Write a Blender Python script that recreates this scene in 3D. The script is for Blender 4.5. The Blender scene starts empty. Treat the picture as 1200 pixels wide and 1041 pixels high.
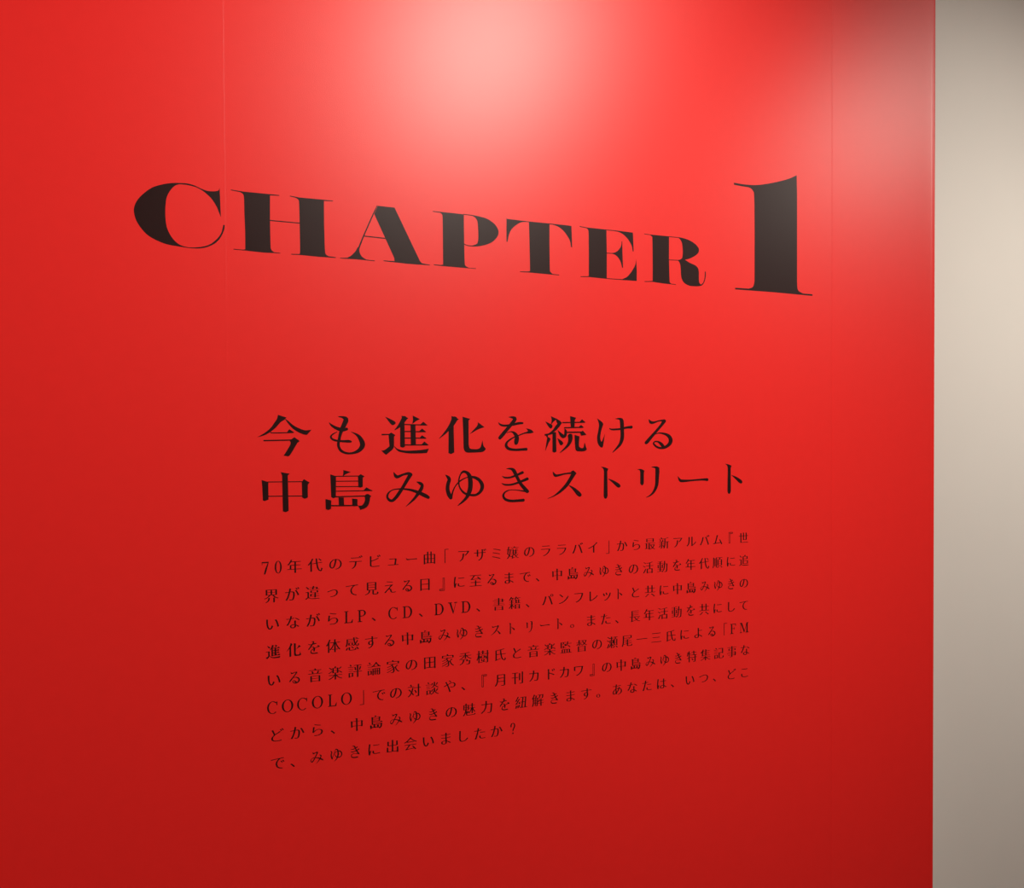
import bpy, bmesh, math
from mathutils import Vector, Matrix
from mathutils.geometry import tessellate_polygon

SC = bpy.context.scene
COL = SC.collection

# ---------------------------------------------------------------- camera
# World: the red wall is the plane y = 0, the visitor stands at y < 0, z is height.
ORIGIN_Z = 1.333                      # height of the first line of the paragraph
cam_data = bpy.data.cameras.new('camera')
cam_data.sensor_fit = 'HORIZONTAL'
cam_data.sensor_width = 36.0
cam_data.lens = 30.0                  # 1000 px at 1200 px width
cam_data.clip_start = 0.02
cam = bpy.data.objects.new('camera', cam_data)
COL.objects.link(cam)
right = Vector((0.92737144, -0.37410809, -0.00503472))
down = Vector((-0.01086084, -0.01346686, -0.99985033))
fwd = Vector((0.3739843, 0.92728732, -0.01655191))
rot = Matrix((right, -down, -fwd)).transposed()
cam.matrix_world = Matrix.Translation((-0.11722, -1.07384, ORIGIN_Z + 0.16679)) @ rot.to_4x4()
SC.camera = cam

# ---------------------------------------------------------------- world, lights, exposure
SC.view_settings.view_transform = 'Standard'
SC.view_settings.look = 'None'
SC.view_settings.exposure = 0.0
SC.view_settings.gamma = 1.0
SC.view_settings.use_curve_mapping = False
world = bpy.data.worlds.new('world')
SC.world = world
world.use_nodes = True
world.node_tree.nodes['Background'].inputs[0].default_value = (0.9, 0.85, 0.8, 1)
world.node_tree.nodes['Background'].inputs[1].default_value = 0.15

LAMP_COLOUR = (1.0, 0.91, 0.80)


def spot(name, loc, target, watts, angle, blend=0.8, radius=0.05, colour=LAMP_COLOUR):
    d = bpy.data.lights.new(name, 'SPOT')
    d.energy = watts
    d.spot_size = math.radians(angle)
    d.spot_blend = blend
    d.shadow_soft_size = radius
    d.color = colour
    o = bpy.data.objects.new(name, d)
    COL.objects.link(o)
    o.location = loc
    o.rotation_euler = (Vector(target) - Vector(loc)).to_track_quat('-Z', 'Y').to_euler()
    return o


# track spotlights and one added fill spot under the ceiling, about a metre in front of the wall
spot('track_or_fill_spot', (0.73, -1.26, 2.60), (0.10, 0.0, 1.47), 119, 86, 1.0, 0.14)
spot('track_or_fill_spot', (2.20, -1.38, 2.60), (1.70, 0.45, 1.42), 126, 77, 1.0, 0.10)
spot('track_or_fill_spot', (-1.90, -1.15, 2.60), (-0.9, 0.0, 1.47), 67, 95, 1.0, 0.09)
spot('track_or_fill_spot', (2.60, -0.80, 2.75), (1.40, 0.45, 0.40), 34, 74, 1.0, 0.08)  # fill spot, added to brighten the lower part of the pale wall

# Lettering outlines, drawn by hand for this wall, in 1/50 mm round each letter's own origin.
# A piece is [n, 0, x, y, x, y, ...]: n = 0 a filled outline, n > 0 a brush stroke (n left points, end cap, n right points, start cap).
HEADING = [
 ('C',-101.0,382.2,[[0, 0, 2201, 3678, 2220, 3201, 2256, 1968, 2171, 2187, 2077, 2452, 2031, 2553, 1905, 2780, 1829, 2897, 1749, 3004, 1661, 3100, 1566, 3189, 1372, 3344, 1278, 3409, 1184, 3466, 1090, 3515, 996, 3557, 903, 3591, 811, 3616, 621, 3654, 404, 3680, 296, 3687, 119, 3690, -16, 3678, -79, 3662, -141, 3639, -199, 3609, -255, 3572, -312, 3524, -372, 3463, -434, 3390, -493, 3311, -546, 3228, -639, 3057, -678, 2965, -711, 2866, -738, 2761, -757, 2649, -795, 2295, -801, 2173, -804, 1920, -796, 1643, -786, 1505, -774, 1379, -739, 1175, -716, 1084, -649, 894, -558, 700, -505, 610, -448, 526, -386, 446, -321, 373, -254, 308, -189, 252, -123, 205, -54, 165, 22, 130, 109, 100, 202, 75, 299, 56, 395, 44, 486, 39, 670, 50, 883, 76, 1126, 117, 1244, 148, 1355, 183, 1464, 224, 1570, 274, 1674, 336, 1777, 416, 1880, 510, 1976, 609, 2060, 704, 2129, 791, 2187, 876, 2236, 964, 2280, 1060, 2316, 1169, 2395, 1525, 2477, 1506, 2449, 1285, 2426, 1199, 2341, 977, 2286, 859, 2229, 753, 2170, 661, 2107, 578, 2038, 502, 1962, 429, 1875, 359, 1779, 295, 1679, 235, 1577, 183, 1476, 138, 1374, 99, 1266, 66, 1148, 40, 1018, 20, 879, 7, 582, -2, 426, 3, 263, 15, -425, 83, -600, 105, -764, 135, -913, 173, -1053, 219, -1312, 324, -1549, 441, -1659, 508, -1763, 583, -1862, 670, -1955, 767, -2041, 868, -2120, 970, -2192, 1072, -2257, 1177, -2315, 1283, -2363, 1389, -2402, 1498, -2433, 1609, -2456, 1717, -2470, 1819, -2476, 1910, -2474, 1994, -2463, 2076, -2444, 2162, -2417, 2255, -2382, 2349, -2337, 2446, -2283, 2543, -2217, 2642, -2141, 2741, -2056, 2842, -1861, 3042, -1749, 3144, -1630, 3242, -1506, 3329, -1375, 3402, -1237, 3466, -1096, 3522, -816, 3616, -674, 3654, -403, 3713, -159, 3745, 253, 3770, 434, 3764, 528, 3752, 715, 3714, 809, 3688, 905, 3655, 1184, 3541, 1332, 3489, 1468, 3454, 1539, 3444, 1682, 3440, 1829, 3449, 1981, 3472, 2081, 3498, 2108, 3511, 2147, 3547, 2164, 3575, 2189, 3644]]),
 ('H',17.7,382.6,[[0, 0, -3102, 3639, -2416, 3586, -289, 3584, -290, 3539, -835, 3509, -849, 2000, -835, 604, -825, 346, -815, 294, -795, 243, -761, 190, -717, 153, -622, 88, -267, 74, -267, 41, -1274, 24, -2345, 67, -2979, 76, -2979, 120, -2503, 111, -2375, 120, -2344, 134, -2315, 137, -2309, 168, -2305, 269, -2302, 467, -2306, 1320, -2338, 2423, -2344, 3094, -2351, 3250, -2361, 3348, -2375, 3398, -2418, 3453, -2451, 3483, -2576, 3537, -3102, 3595], [0, 0, 343, 3607, 896, 3553, 2957, 3558, 2956, 3518, 2403, 3482, 2401, 1996, 2425, 851, 2434, 568, 2452, 302, 2465, 250, 2488, 200, 2525, 153, 2571, 125, 2670, 81, 3099, 54, 3099, 8, 2044, 2, 921, 36, 393, 21, 393, 66, 850, 86, 881, 95, 905, 126, 917, 182, 922, 258, 925, 567, 905, 2716, 893, 3169, 885, 3288, 875, 3351, 862, 3384, 840, 3418, 806, 3453, 674, 3515, 342, 3562], [0, 0, -890, 1968, 935, 1957, 941, 2013, -884, 2024]]),
 ('A',143.5,381.7,[[0, 0, -501, 3545, 591, 3527, 2199, 329, 2276, 198, 2381, 99, 2907, 38, 2907, -2, 1415, -2, -148, 61, -148, 111, 566, 110, 542, 313, 466, 483, -731, 3009], [13, 0, -561, 3558, -622, 3435, -714, 3247, -841, 2975, -1026, 2565, -1244, 2072, -1432, 1644, -1565, 1326, -1667, 1072, -1743, 883, -1789, 775, -1808, 730, -1819, 706, -1818, 677, -1795, 653, -1761, 643, -1727, 653, -1707, 677, -1701, 701, -1690, 745, -1651, 854, -1580, 1045, -1483, 1300, -1354, 1617, -1169, 2046, -953, 2539, -773, 2951, -655, 3225, -574, 3417, -520, 3543, -520, 3555, -527, 3565, -540, 3569, -553, 3567], [0, 0, -1812, 811, -1708, 819, -1698, 596, -1685, 525, -1663, 456, -1635, 387, -1599, 323, -1553, 264, -1495, 214, -1280, 86, -729, 60, -729, 21, -1877, 59, -2910, 36, -2910, 75, -2469, 111, -2285, 217, -2221, 266, -2152, 329, -2007, 482, -1948, 555, -1904, 621, -1843, 748], [0, 0, -1397, 1527, -24, 1487, -17, 1547, -1390, 1586]]),
 ('P',252.1,381.3,[[0, 0, -2286, 3568, -1640, 3554, -738, 3550, -164, 3532, -149, 1581, -129, 605, -120, 373, -105, 199, -23, 123, 153, 36, 660, 35, 660, 0, -488, 11, -1641, 29, -2244, 48, -2243, 100, -1752, 99, -1725, 107, -1670, 123, -1649, 140, -1635, 131, -1626, 106, -1621, 130, -1617, 270, -1621, 2625, -1629, 3179, -1636, 3314, -1646, 3369, -1701, 3442, -1797, 3497, -2287, 3517], [7, 0, -194, 3506, -99, 3508, 36, 3510, 171, 3509, 306, 3501, 442, 3491, 538, 3483, 551, 3487, 562, 3499, 565, 3515, 559, 3529, 547, 3535, 452, 3541, 315, 3550, 178, 3556, 41, 3557, -95, 3555, -190, 3554, -202, 3549, -210, 3537, -212, 3522, -205, 3510], [0, 0, 404, 3540, 782, 3514, 1191, 3457, 1333, 3428, 1470, 3386, 1608, 3329, 1746, 3258, 1874, 3181, 1984, 3103, 2071, 3022, 2142, 2937, 2198, 2852, 2241, 2774, 2271, 2704, 2286, 2640, 2290, 2578, 2287, 2514, 2278, 2449, 2261, 2383, 2233, 2315, 2191, 2243, 2132, 2162, 2057, 2075, 1973, 1989, 1883, 1912, 1789, 1846, 1687, 1787, 1578, 1733, 1460, 1683, 1329, 1635, 1040, 1554, 901, 1523, 770, 1501, 392, 1467, 392, 1519, 591, 1590, 646, 1616, 728, 1662, 759, 1692, 786, 1740, 809, 1808, 827, 1892, 848, 2093, 850, 2343, 831, 2750, 813, 3021, 794, 3132, 768, 3216, 735, 3282, 697, 3334, 657, 3380, 614, 3417, 473, 3485], [10, 0, -170, 1570, -124, 1546, -54, 1511, 40, 1484, 164, 1473, 306, 1469, 437, 1470, 550, 1478, 649, 1491, 717, 1500, 730, 1507, 737, 1521, 736, 1537, 727, 1549, 714, 1552, 646, 1543, 549, 1530, 439, 1522, 312, 1521, 172, 1525, 54, 1536, -32, 1558, -100, 1587, -146, 1609, -158, 1610, -170, 1603, -177, 1591, -177, 1578]]),
 ('T',358.5,380.4,[[0, 0, -2446, 3606, -2392, 3553, -870, 3515, 739, 3515, 1908, 3500, 2405, 3483, 2460, 2005, 2375, 2020, 2333, 2304, 2305, 2398, 2265, 2490, 2216, 2582, 2158, 2673, 2021, 2856, 1940, 2950, 1853, 3039, 1765, 3119, 1676, 3189, 1584, 3251, 1489, 3305, 1391, 3351, 1289, 3386, 971, 3459, 729, 3455, 723, 2106, 739, 740, 747, 421, 756, 259, 764, 209, 777, 208, 797, 192, 829, 152, 955, 62, 1446, 43, 1446, 0, 490, 25, -797, 47, -1478, 41, -1477, 83, -887, 113, -796, 134, -773, 153, -748, 162, -743, 201, -741, 323, -743, 560, -802, 3467, -961, 3470, -1237, 3445, -1324, 3426, -1405, 3399, -1483, 3366, -1560, 3325, -1641, 3274, -1826, 3139, -1919, 3059, -2002, 2974, -2075, 2887, -2140, 2795, -2199, 2694, -2250, 2582, -2292, 2452, -2387, 2013, -2454, 2008, -2458, 2895]]),
 ('E',465.0,380.0,[[0, 0, -2277, 3549, -1677, 3497, -183, 3483, 547, 3483, 1971, 3442, 2028, 2110, 1952, 2105, 1902, 2395, 1867, 2494, 1814, 2599, 1746, 2708, 1671, 2815, 1592, 2911, 1511, 2998, 1425, 3077, 1335, 3149, 1242, 3212, 1146, 3267, 1046, 3314, 945, 3354, 844, 3385, 745, 3405, 447, 3431, -174, 3432, -150, 1864, -157, 49, 1082, 55, 1386, 190, 1483, 251, 1577, 331, 1667, 423, 1836, 625, 1916, 733, 2060, 962, 2115, 1061, 2153, 1141, 2177, 1208, 2218, 1394, 2233, 1575, 2281, 719, 2274, 5, 1032, 0, -157, 6, -1594, 47, -2220, 8, -2220, 55, -1715, 91, -1621, 106, -1599, 124, -1587, 127, -1582, 121, -1573, 1377, -1577, 2801, -1582, 3049, -1596, 3272, -1625, 3347, -1650, 3386, -1682, 3409, -1750, 3448, -2277, 3498], [0, 0, -175, 1845, 225, 1858, 343, 1874, 444, 1899, 534, 1932, 614, 1973, 690, 2021, 763, 2081, 831, 2152, 940, 2293, 975, 2352, 1000, 2408, 1030, 2518, 1041, 2575, 1051, 2747, 1101, 2742, 1113, 1956, 1155, 857, 1085, 883, 999, 1194, 962, 1290, 912, 1378, 855, 1462, 795, 1538, 689, 1650, 641, 1686, 593, 1714, 487, 1764, 434, 1784, 372, 1800, 293, 1809, 192, 1811, -175, 1793]]),
 ('R',575.8,378.2,[[0, 0, -2628, 3538, -2031, 3508, -566, 3509, 401, 3503, 401, 3461, -556, 3460, -560, 1857, -528, 605, -515, 314, -499, 167, -481, 123, -462, 125, -442, 118, -419, 94, -344, 65, 24, 53, 24, 11, -1075, 47, -1968, 110, -2614, 67, -2614, 116, -2088, 160, -1991, 178, -1968, 192, -1953, 185, -1946, 163, -1942, 185, -1936, 952, -1942, 2152, -1952, 2935, -1960, 3208, -1970, 3343, -1981, 3381, -1996, 3377, -2017, 3385, -2045, 3414, -2151, 3474, -2628, 3493], [0, 0, 154, 3508, 480, 3493, 729, 3461, 1008, 3405, 1144, 3368, 1276, 3323, 1407, 3270, 1531, 3213, 1643, 3153, 1743, 3088, 1833, 3017, 1910, 2946, 1969, 2882, 2006, 2825, 2024, 2775, 2030, 2725, 2023, 2621, 2008, 2567, 1983, 2512, 1943, 2456, 1885, 2398, 1812, 2338, 1641, 2223, 1549, 2169, 1345, 2069, 1137, 1987, 818, 1890, 1133, 1741, 1240, 1696, 1356, 1657, 1591, 1588, 1690, 1549, 1771, 1506, 1839, 1460, 1895, 1410, 1941, 1354, 1974, 1293, 1994, 1227, 2016, 1062, 2020, 944, 2015, 553, 2028, 403, 2039, 349, 2055, 300, 2078, 259, 2106, 228, 2166, 171, 2260, 190, 2292, 208, 2357, 270, 2389, 312, 2418, 365, 2475, 497, 2500, 577, 2520, 669, 2534, 775, 2556, 1139, 2622, 1143, 2629, 891, 2622, 803, 2582, 603, 2553, 503, 2520, 413, 2482, 334, 2440, 263, 2394, 200, 2342, 147, 2289, 108, 2233, 79, 2169, 58, 2090, 39, 1992, 23, 1879, 11, 1758, 4, 1513, -2, 1384, 0, 1256, 7, 1138, 26, 1026, 57, 920, 99, 823, 147, 740, 201, 674, 259, 621, 324, 579, 393, 543, 462, 514, 532, 494, 603, 469, 752, 462, 833, 455, 1088, 433, 1346, 421, 1421, 390, 1546, 347, 1648, 320, 1690, 225, 1794, 225, 1836, 376, 1879, 422, 1900, 506, 1955, 542, 1992, 571, 2041, 592, 2106, 606, 2183, 621, 2360, 621, 2569, 597, 2871, 568, 3038, 548, 3111, 523, 3176, 494, 3234, 425, 3333, 385, 3374, 253, 3474], [0, 0, -561, 1767, 347, 1801, 349, 1847, -559, 1813]]),
 ('1',753.5,375.8,[[0, 0, -3722, 8118, -3065, 8084, -2824, 8081, -2272, 8095, -1978, 8112, -1687, 8142, -1401, 8185, -1114, 8241, -536, 8372, -237, 8447, 362, 8612, 1072, 8828, 1457, 8967, 1643, 9046, 2170, 9299, 2207, 7757, 2211, 1060, 2223, 884, 2229, 702, 2247, 532, 2296, 394, 2388, 300, 2511, 238, 2647, 188, 2777, 133, 3722, 126, 3722, 1, 46, 77, -3617, 96, -3617, 217, -2375, 223, -2160, 288, -2058, 327, -1976, 386, -1924, 475, -1891, 584, -1839, 816, -1826, 4560, -1845, 6668, -1859, 7172, -1877, 7453, -1897, 7573, -1927, 7618, -2036, 7753, -2112, 7812, -2204, 7857, -2314, 7892, -2451, 7912, -2937, 7921, -3723, 7962]]),
]
BRUSH = {
 '今':[[0, 0, -388, 1313, 119, 1151, 29, 1038, -10, 1001, -58, 969, -171, 906, -234, 857, -299, 789, -441, 617, -521, 532, -708, 368, -807, 290, -902, 222, -990, 168, -1075, 122, -1248, 49, -1340, 20, -1623, -45, -1288, 145, -1184, 211, -999, 350, -915, 423, -837, 501, -764, 589, -696, 683, -461, 1032, -434, 1086, -415, 1142, -397, 1256], [0, 0, -9, 1118, 212, 955, 448, 739, 530, 673, 685, 574, 849, 495, 1038, 415, 1137, 382, 1235, 361, 1332, 357, 1625, 392, 1428, 162, 1381, 107, 1361, 92, 1330, 84, 1285, 82, 1231, 87, 1170, 99, 1104, 118, 949, 179, 865, 220, 701, 315, 539, 432, 464, 496, 395, 565, 331, 638, 211, 791, 45, 1036], [7, 0, -830, 266, -841, 240, -814, 193, -683, 179, -317, 181, 171, 190, 526, 197, 539, 203, 548, 218, 547, 237, 539, 251, 525, 256, 170, 249, -317, 240, -681, 237, -802, 248, -789, 240, -785, 242, -784, 256, -792, 268, -806, 275, -820, 275], [0, 0, 129, 229, 284, 438, 577, 227], [0, 0, -1251, -291, 490, -268, 489, -196, -1252, -219], [0, 0, 297, -256, 587, -62, 906, -301, 764, -405, 448, -945, 321, -1141, 283, -1187, 256, -1208, 193, -1218, 138, -1216, -62, -1181, 81, -961, 261, -658, 322, -546, 359, -453, 364, -388, 346, -341, 319, -300]],
 'も':[[49, 0, -520, 1180, -450, 1167, -353, 1145, -271, 1109, -208, 1054, -169, 995, -183, 984, -197, 994, -216, 937, -249, 847, -291, 745, -344, 628, -394, 505, -431, 387, -462, 269, -491, 143, -518, 4, -543, -139, -563, -267, -586, -373, -607, -479, -607, -595, -579, -719, -530, -845, -452, -957, -345, -1043, -220, -1105, -88, -1148, 51, -1171, 197, -1175, 344, -1166, 497, -1146, 655, -1111, 804, -1053, 937, -964, 1050, -854, 1132, -730, 1171, -595, 1162, -465, 1123, -346, 1055, -221, 963, -96, 865, 9, 767, 83, 669, 132, 573, 171, 465, 207, 356, 237, 281, 256, 273, 237, 340, 198, 433, 141, 519, 77, 588, 14, 648, -53, 698, -129, 749, -232, 798, -350, 829, -452, 844, -522, 849, -566, 843, -609, 811, -686, 752, -779, 677, -861, 578, -931, 453, -993, 323, -1033, 194, -1047, 65, -1038, -52, -1012, -160, -969, -256, -911, -328, -845, -378, -766, -414, -669, -435, -575, -435, -496, -418, -409, -393, -301, -367, -173, -336, -36, -298, 90, -254, 197, -203, 297, -150, 396, -90, 502, -23, 614, 33, 723, 80, 824, 121, 939, 105, 1096, -6, 1200, -126, 1229, -234, 1238, -341, 1238, -446, 1228, -518, 1220], [13, 0, -1097, 832, -1072, 775, -1031, 690, -964, 601, -867, 519, -751, 439, -630, 373, -510, 322, -388, 286, -263, 270, -137, 285, -28, 319, 42, 344, 79, 370, 94, 418, 82, 471, 47, 507, 3, 514, -69, 506, -165, 497, -255, 497, -345, 509, -448, 529, -553, 558, -666, 601, -782, 655, -881, 706, -960, 756, -1028, 809, -1076, 848], [19, 0, -602, 269, -691, 233, -816, 179, -921, 120, -990, 57, -1037, -19, -1038, -112, -987, -197, -901, -269, -782, -326, -623, -361, -438, -383, -269, -400, -127, -415, -1, -424, 98, -431, 169, -433, 221, -432, 259, -431, 289, -426, 313, -400, 321, -364, 310, -330, 285, -313, 250, -296, 193, -273, 110, -256, 2, -257, -123, -266, -261, -266, -426, -257, -605, -239, -746, -211, -837, -167, -897, -115, -925, -74, -929, -47, -910, -2, -867, 52, -781, 118, -668, 186, -585, 233]],
 '進':[[0, 0, -1324, 1204, -1059, 1091, -898, 1016, -751, 940, -699, 903, -664, 867, -644, 831, -637, 797, -644, 766, -670, 734, -713, 702, -762, 676, -806, 663, -841, 663, -874, 674, -907, 694, -945, 725, -988, 769, -1276, 1140], [0, 0, -1554, 11, -1054, 35, -1055, 103, -1556, 106], [0, 0, -1110, 83, -928, 191, -663, 25, -748, -84, -753, -660, -782, -773, -805, -832, -852, -898, -935, -976, -1273, -1235, -1340, -1187, -1411, -1130, -1583, -957, -1487, -954, -1436, -948, -1375, -926, -1302, -881, -1046, -691], [0, 0, -815, -625, -725, -694, -634, -779, -574, -827, -502, -869, -414, -903, -312, -934, -200, -959, -80, -978, 53, -988, 199, -990, 616, -982, 988, -958, 1271, -923, 1565, -882, 1433, -1158, 989, -1175, 552, -1179, 273, -1169, 140, -1156, 10, -1138, -222, -1093, -393, -1049, -465, -1019, -538, -971, -610, -900, -747, -717], [10, 0, -201, 1198, -240, 1114, -296, 998, -352, 888, -404, 794, -459, 704, -515, 618, -585, 525, -662, 435, -716, 371, -690, 338, -614, 377, -505, 434, -397, 501, -304, 574, -218, 653, -133, 738, -44, 841, 42, 946, 100, 1019, 115, 1106, 67, 1193, -26, 1248, -128, 1250], [0, 0, -240, 1274, 205, 1123, 41, 985, -206, 985], [0, 0, -334, 847, -59, 861, -35, -723, -184, -790, -346, -720], [0, 0, 504, 1275, 967, 1054, 810, 983, 751, 950, 538, 797, 465, 743, 508, 933, 516, 998, 518, 1066, 509, 1205], [0, 0, -54, 682, 1430, 644, 1432, 699, -52, 737], [0, 0, -57, 234, 1355, 206, 1357, 261, -56, 289], [0, 0, -46, -193, 1367, -211, 1368, -156, -45, -138], [0, 0, -42, -640, 1494, -651, 1494, -595, -42, -585], [0, 0, 942, 659, 1195, 880, 1481, 650], [0, 0, 868, 229, 1113, 436, 1377, 220], [0, 0, 908, -194, 1110, -1, 1403, -198], [0, 0, 1048, -618, 1265, -405, 1545, -638], [0, 0, 358, 695, 664, 666, 690, -607, 370, -604]],
 '化':[[13, 0, -640, 1147, -666, 1069, -704, 961, -747, 854, -797, 752, -859, 641, -931, 526, -1009, 412, -1094, 296, -1187, 177, -1306, 37, -1435, -107, -1527, -209, -1507, -229, -1394, -150, -1233, -35, -1082, 79, -961, 183, -850, 286, -746, 387, -644, 486, -545, 586, -454, 691, -373, 806, -306, 915, -262, 988, -258, 1089, -328, 1181, -445, 1230, -564, 1217], [0, 0, -671, 1265, -155, 1040, -430, 878, -673, 1019], [0, 0, -868, 457, -528, 632, -495, -1144, -702, -1253, -893, -1180], [0, 0, 99, 1209, 637, 1068, 516, 948, 513, -648, 547, -785, 568, -849, 602, -897, 654, -926, 720, -940, 1020, -956, 1098, -952, 1166, -940, 1223, -924, 1272, -904, 1316, -870, 1356, -814, 1393, -726, 1488, -373, 1538, -651, 1562, -731, 1602, -796, 1696, -899, 1713, -947, 1698, -997, 1662, -1046, 1609, -1090, 1544, -1123, 1471, -1145, 1387, -1156, 1286, -1163, 1006, -1174, 633, -1179, 488, -1172, 394, -1160, 332, -1143, 288, -1118, 249, -1084, 216, -1037, 161, -856, 138, 276], [0, 0, 1177, 840, 1630, 519, 1298, 414, 1174, 363, 1036, 296, 585, 47, 657, 121, 1088, 561, 1138, 627, 1164, 685, 1172, 738, 1173, 789]],
 'を':[[16, 0, -1164, 814, -1148, 767, -1117, 696, -1052, 628, -961, 582, -849, 550, -710, 535, -536, 543, -339, 566, -150, 592, 23, 622, 184, 653, 320, 678, 439, 694, 545, 705, 621, 713, 654, 725, 674, 758, 674, 799, 654, 831, 620, 843, 544, 850, 429, 857, 291, 850, 142, 817, -15, 772, -178, 735, -360, 708, -549, 687, -707, 679, -822, 689, -912, 709, -983, 732, -1042, 760, -1094, 801, -1132, 834], [19, 0, -411, 1170, -333, 1152, -226, 1126, -140, 1092, -75, 1057, -55, 1038, -74, 1079, -113, 1021, -212, 897, -323, 766, -428, 646, -539, 526, -650, 407, -762, 288, -872, 171, -967, 68, -1046, -22, -1111, -101, -1156, -154, -1175, -206, -1154, -265, -1101, -310, -1035, -322, -982, -298, -930, -250, -854, -179, -767, -92, -672, 14, -567, 136, -461, 258, -352, 377, -239, 498, -130, 619, -11, 747, 109, 883, 187, 1029, 125, 1192, 0, 1239, -105, 1248, -216, 1240, -332, 1216, -411, 1199], [16, 0, -550, 99, -466, 126, -349, 161, -244, 168, -170, 139, -112, 88, -64, 29, -18, -43, 22, -125, 37, -190, 27, -255, 1, -347, -19, -440, -18, -512, -6, -561, 2, -595, 15, -648, 68, -689, 139, -700, 203, -678, 234, -632, 254, -602, 282, -556, 304, -496, 325, -408, 344, -282, 329, -138, 263, -10, 172, 92, 73, 167, -31, 214, -139, 235, -245, 234, -362, 206, -481, 164, -563, 133], [0, 0, 871, 428, 1170, 356, 1251, 324, 1311, 284, 1355, 238, 1433, 141, 1246, 89, 1170, 77, 882, 71, 774, 57, 661, 26, 542, -16, 301, -107, 287, -67, 288, -45, 317, -20, 388, 13, 489, 50, 696, 123, 953, 198, 997, 231, 995, 274, 961, 324, 913, 377], [22, 0, 304, -19, 171, -66, -17, -135, -192, -210, -337, -287, -469, -369, -575, -457, -651, -552, -696, -658, -698, -770, -654, -877, -569, -970, -448, -1040, -296, -1081, -122, -1102, 58, -1113, 252, -1113, 451, -1105, 617, -1098, 739, -1096, 831, -1095, 893, -1095, 940, -1075, 967, -1026, 964, -968, 932, -922, 882, -906, 821, -910, 729, -916, 605, -924, 438, -938, 245, -952, 64, -953, -101, -936, -253, -906, -366, -869, -434, -825, -478, -776, -502, -730, -512, -681, -504, -615, -467, -539, -389, -456, -276, -369, -147, -286, 18, -206, 200, -131, 331, -79, 343, -67, 346, -49, 338, -30, 322, -19]],
 '続':[[0, 0, -1058, 1261, -596, 1054, -757, 954, -816, 907, -883, 843, -1029, 689, -1101, 612, -1017, 862, -1003, 944, -1006, 1024, -1041, 1182], [0, 0, -1488, 893, -1254, 794, -1035, 691, -975, 653, -939, 612, -938, 557, -962, 494, -999, 437, -1038, 406, -1076, 402, -1120, 417, -1169, 450, -1223, 502, -1284, 579, -1420, 788], [7, 0, -694, 1081, -665, 979, -621, 836, -560, 719, -462, 663, -377, 669, -340, 685, -292, 697, -258, 738, -250, 792, -273, 839, -316, 861, -335, 883, -332, 905, -340, 917, -432, 968, -564, 1045, -661, 1102], [10, 0, -448, 864, -520, 789, -621, 681, -716, 574, -788, 478, -848, 388, -916, 306, -1024, 216, -1150, 127, -1241, 64, -1252, 52, -1252, 35, -1242, 19, -1226, 11, -1210, 13, -1103, 52, -949, 110, -804, 180, -691, 258, -599, 341, -513, 426, -417, 532, -323, 646, -257, 726, -239, 780, -265, 840, -324, 883, -394, 892], [7, 0, -1480, -91, -1378, -72, -1232, -44, -1091, -13, -961, 23, -837, 62, -752, 89, -735, 100, -730, 121, -737, 143, -754, 158, -775, 160, -862, 140, -988, 114, -1117, 88, -1257, 64, -1402, 41, -1504, 24, -1532, 8, -1544, -24, -1536, -60, -1512, -85], [0, 0, -1524, 40, -1266, -20, -1301, -152, -1321, -208, -1348, -226, -1385, -192, -1478, -37], [0, 0, -942, 133, -682, 131, -655, -1200, -802, -1272, -948, -1196], [0, 0, -1331, -160, -1197, -227, -1138, -264, -1106, -309, -1108, -358, -1228, -566, -1354, -832, -1497, -1136, -1431, -711, -1357, -300], [0, 0, -578, -262, -319, -415, -252, -464, -200, -514, -160, -563, -135, -610, -130, -651, -152, -689, -197, -724, -249, -750, -294, -760, -327, -754, -355, -735, -384, -700, -416, -648, -454, -570, -536, -364], [0, 0, -551, 300, -389, 173, -263, 81, -62, -58, 32, -113, 37, -133, 23, -167, -6, -209, -45, -246, -87, -266, -135, -263, -190, -247, -244, -220, -292, -190, -327, -157, -384, -74, -447, 51, -516, 217], [0, 0, 413, 1263, 867, 1144, 767, 980, 740, 533, 600, 489, 468, 534], [0, 0, -188, 784, 1533, 804, 1532, 871, -189, 851], [0, 0, 1099, 830, 1333, 1040, 1599, 822], [0, 0, -42, 428, 1381, 452, 1380, 520, -44, 495], [0, 0, 1031, 472, 1248, 643, 1464, 471], [0, 0, -19, 402, 137, 275, 144, 12, 135, -59, 116, -116, 89, -162, 56, -197, 20, -222, -22, -233, -169, -220, -69, -21, -45, 53, -31, 135, -23, 313], [0, 0, 87, 104, 1280, 112, 1279, 187, 87, 179], [0, 0, 1179, 120, 1380, 246, 1663, -40, 1278, -82], [10, 0, 243, -95, 256, -182, 272, -296, 269, -405, 243, -512, 195, -632, 113, -763, -40, -933, -233, -1115, -372, -1245, -351, -1267, -186, -1166, 48, -1020, 250, -872, 382, -737, 476, -602, 543, -462, 574, -306, 574, -164, 572, -72, 534, -5, 448, 33, 346, 26, 268, -23], [0, 0, 763, -49, 1111, -156, 1069, -620, 1067, -738, 1076, -818, 1093, -870, 1117, -904, 1150, -934, 1195, -959, 1252, -975, 1310, -982, 1358, -981, 1393, -973, 1422, -958, 1446, -932, 1467, -893, 1485, -836, 1527, -609, 1605, -863, 1626, -932, 1683, -1060, 1676, -1090, 1645, -1119, 1597, -1144, 1533, -1164, 1457, -1177, 1358, -1185, 1119, -1182, 1024, -1171, 958, -1159, 909, -1142, 872, -1116, 841, -1072, 820, -1013, 808, -940, 784, -588, 770, -229]],
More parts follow.
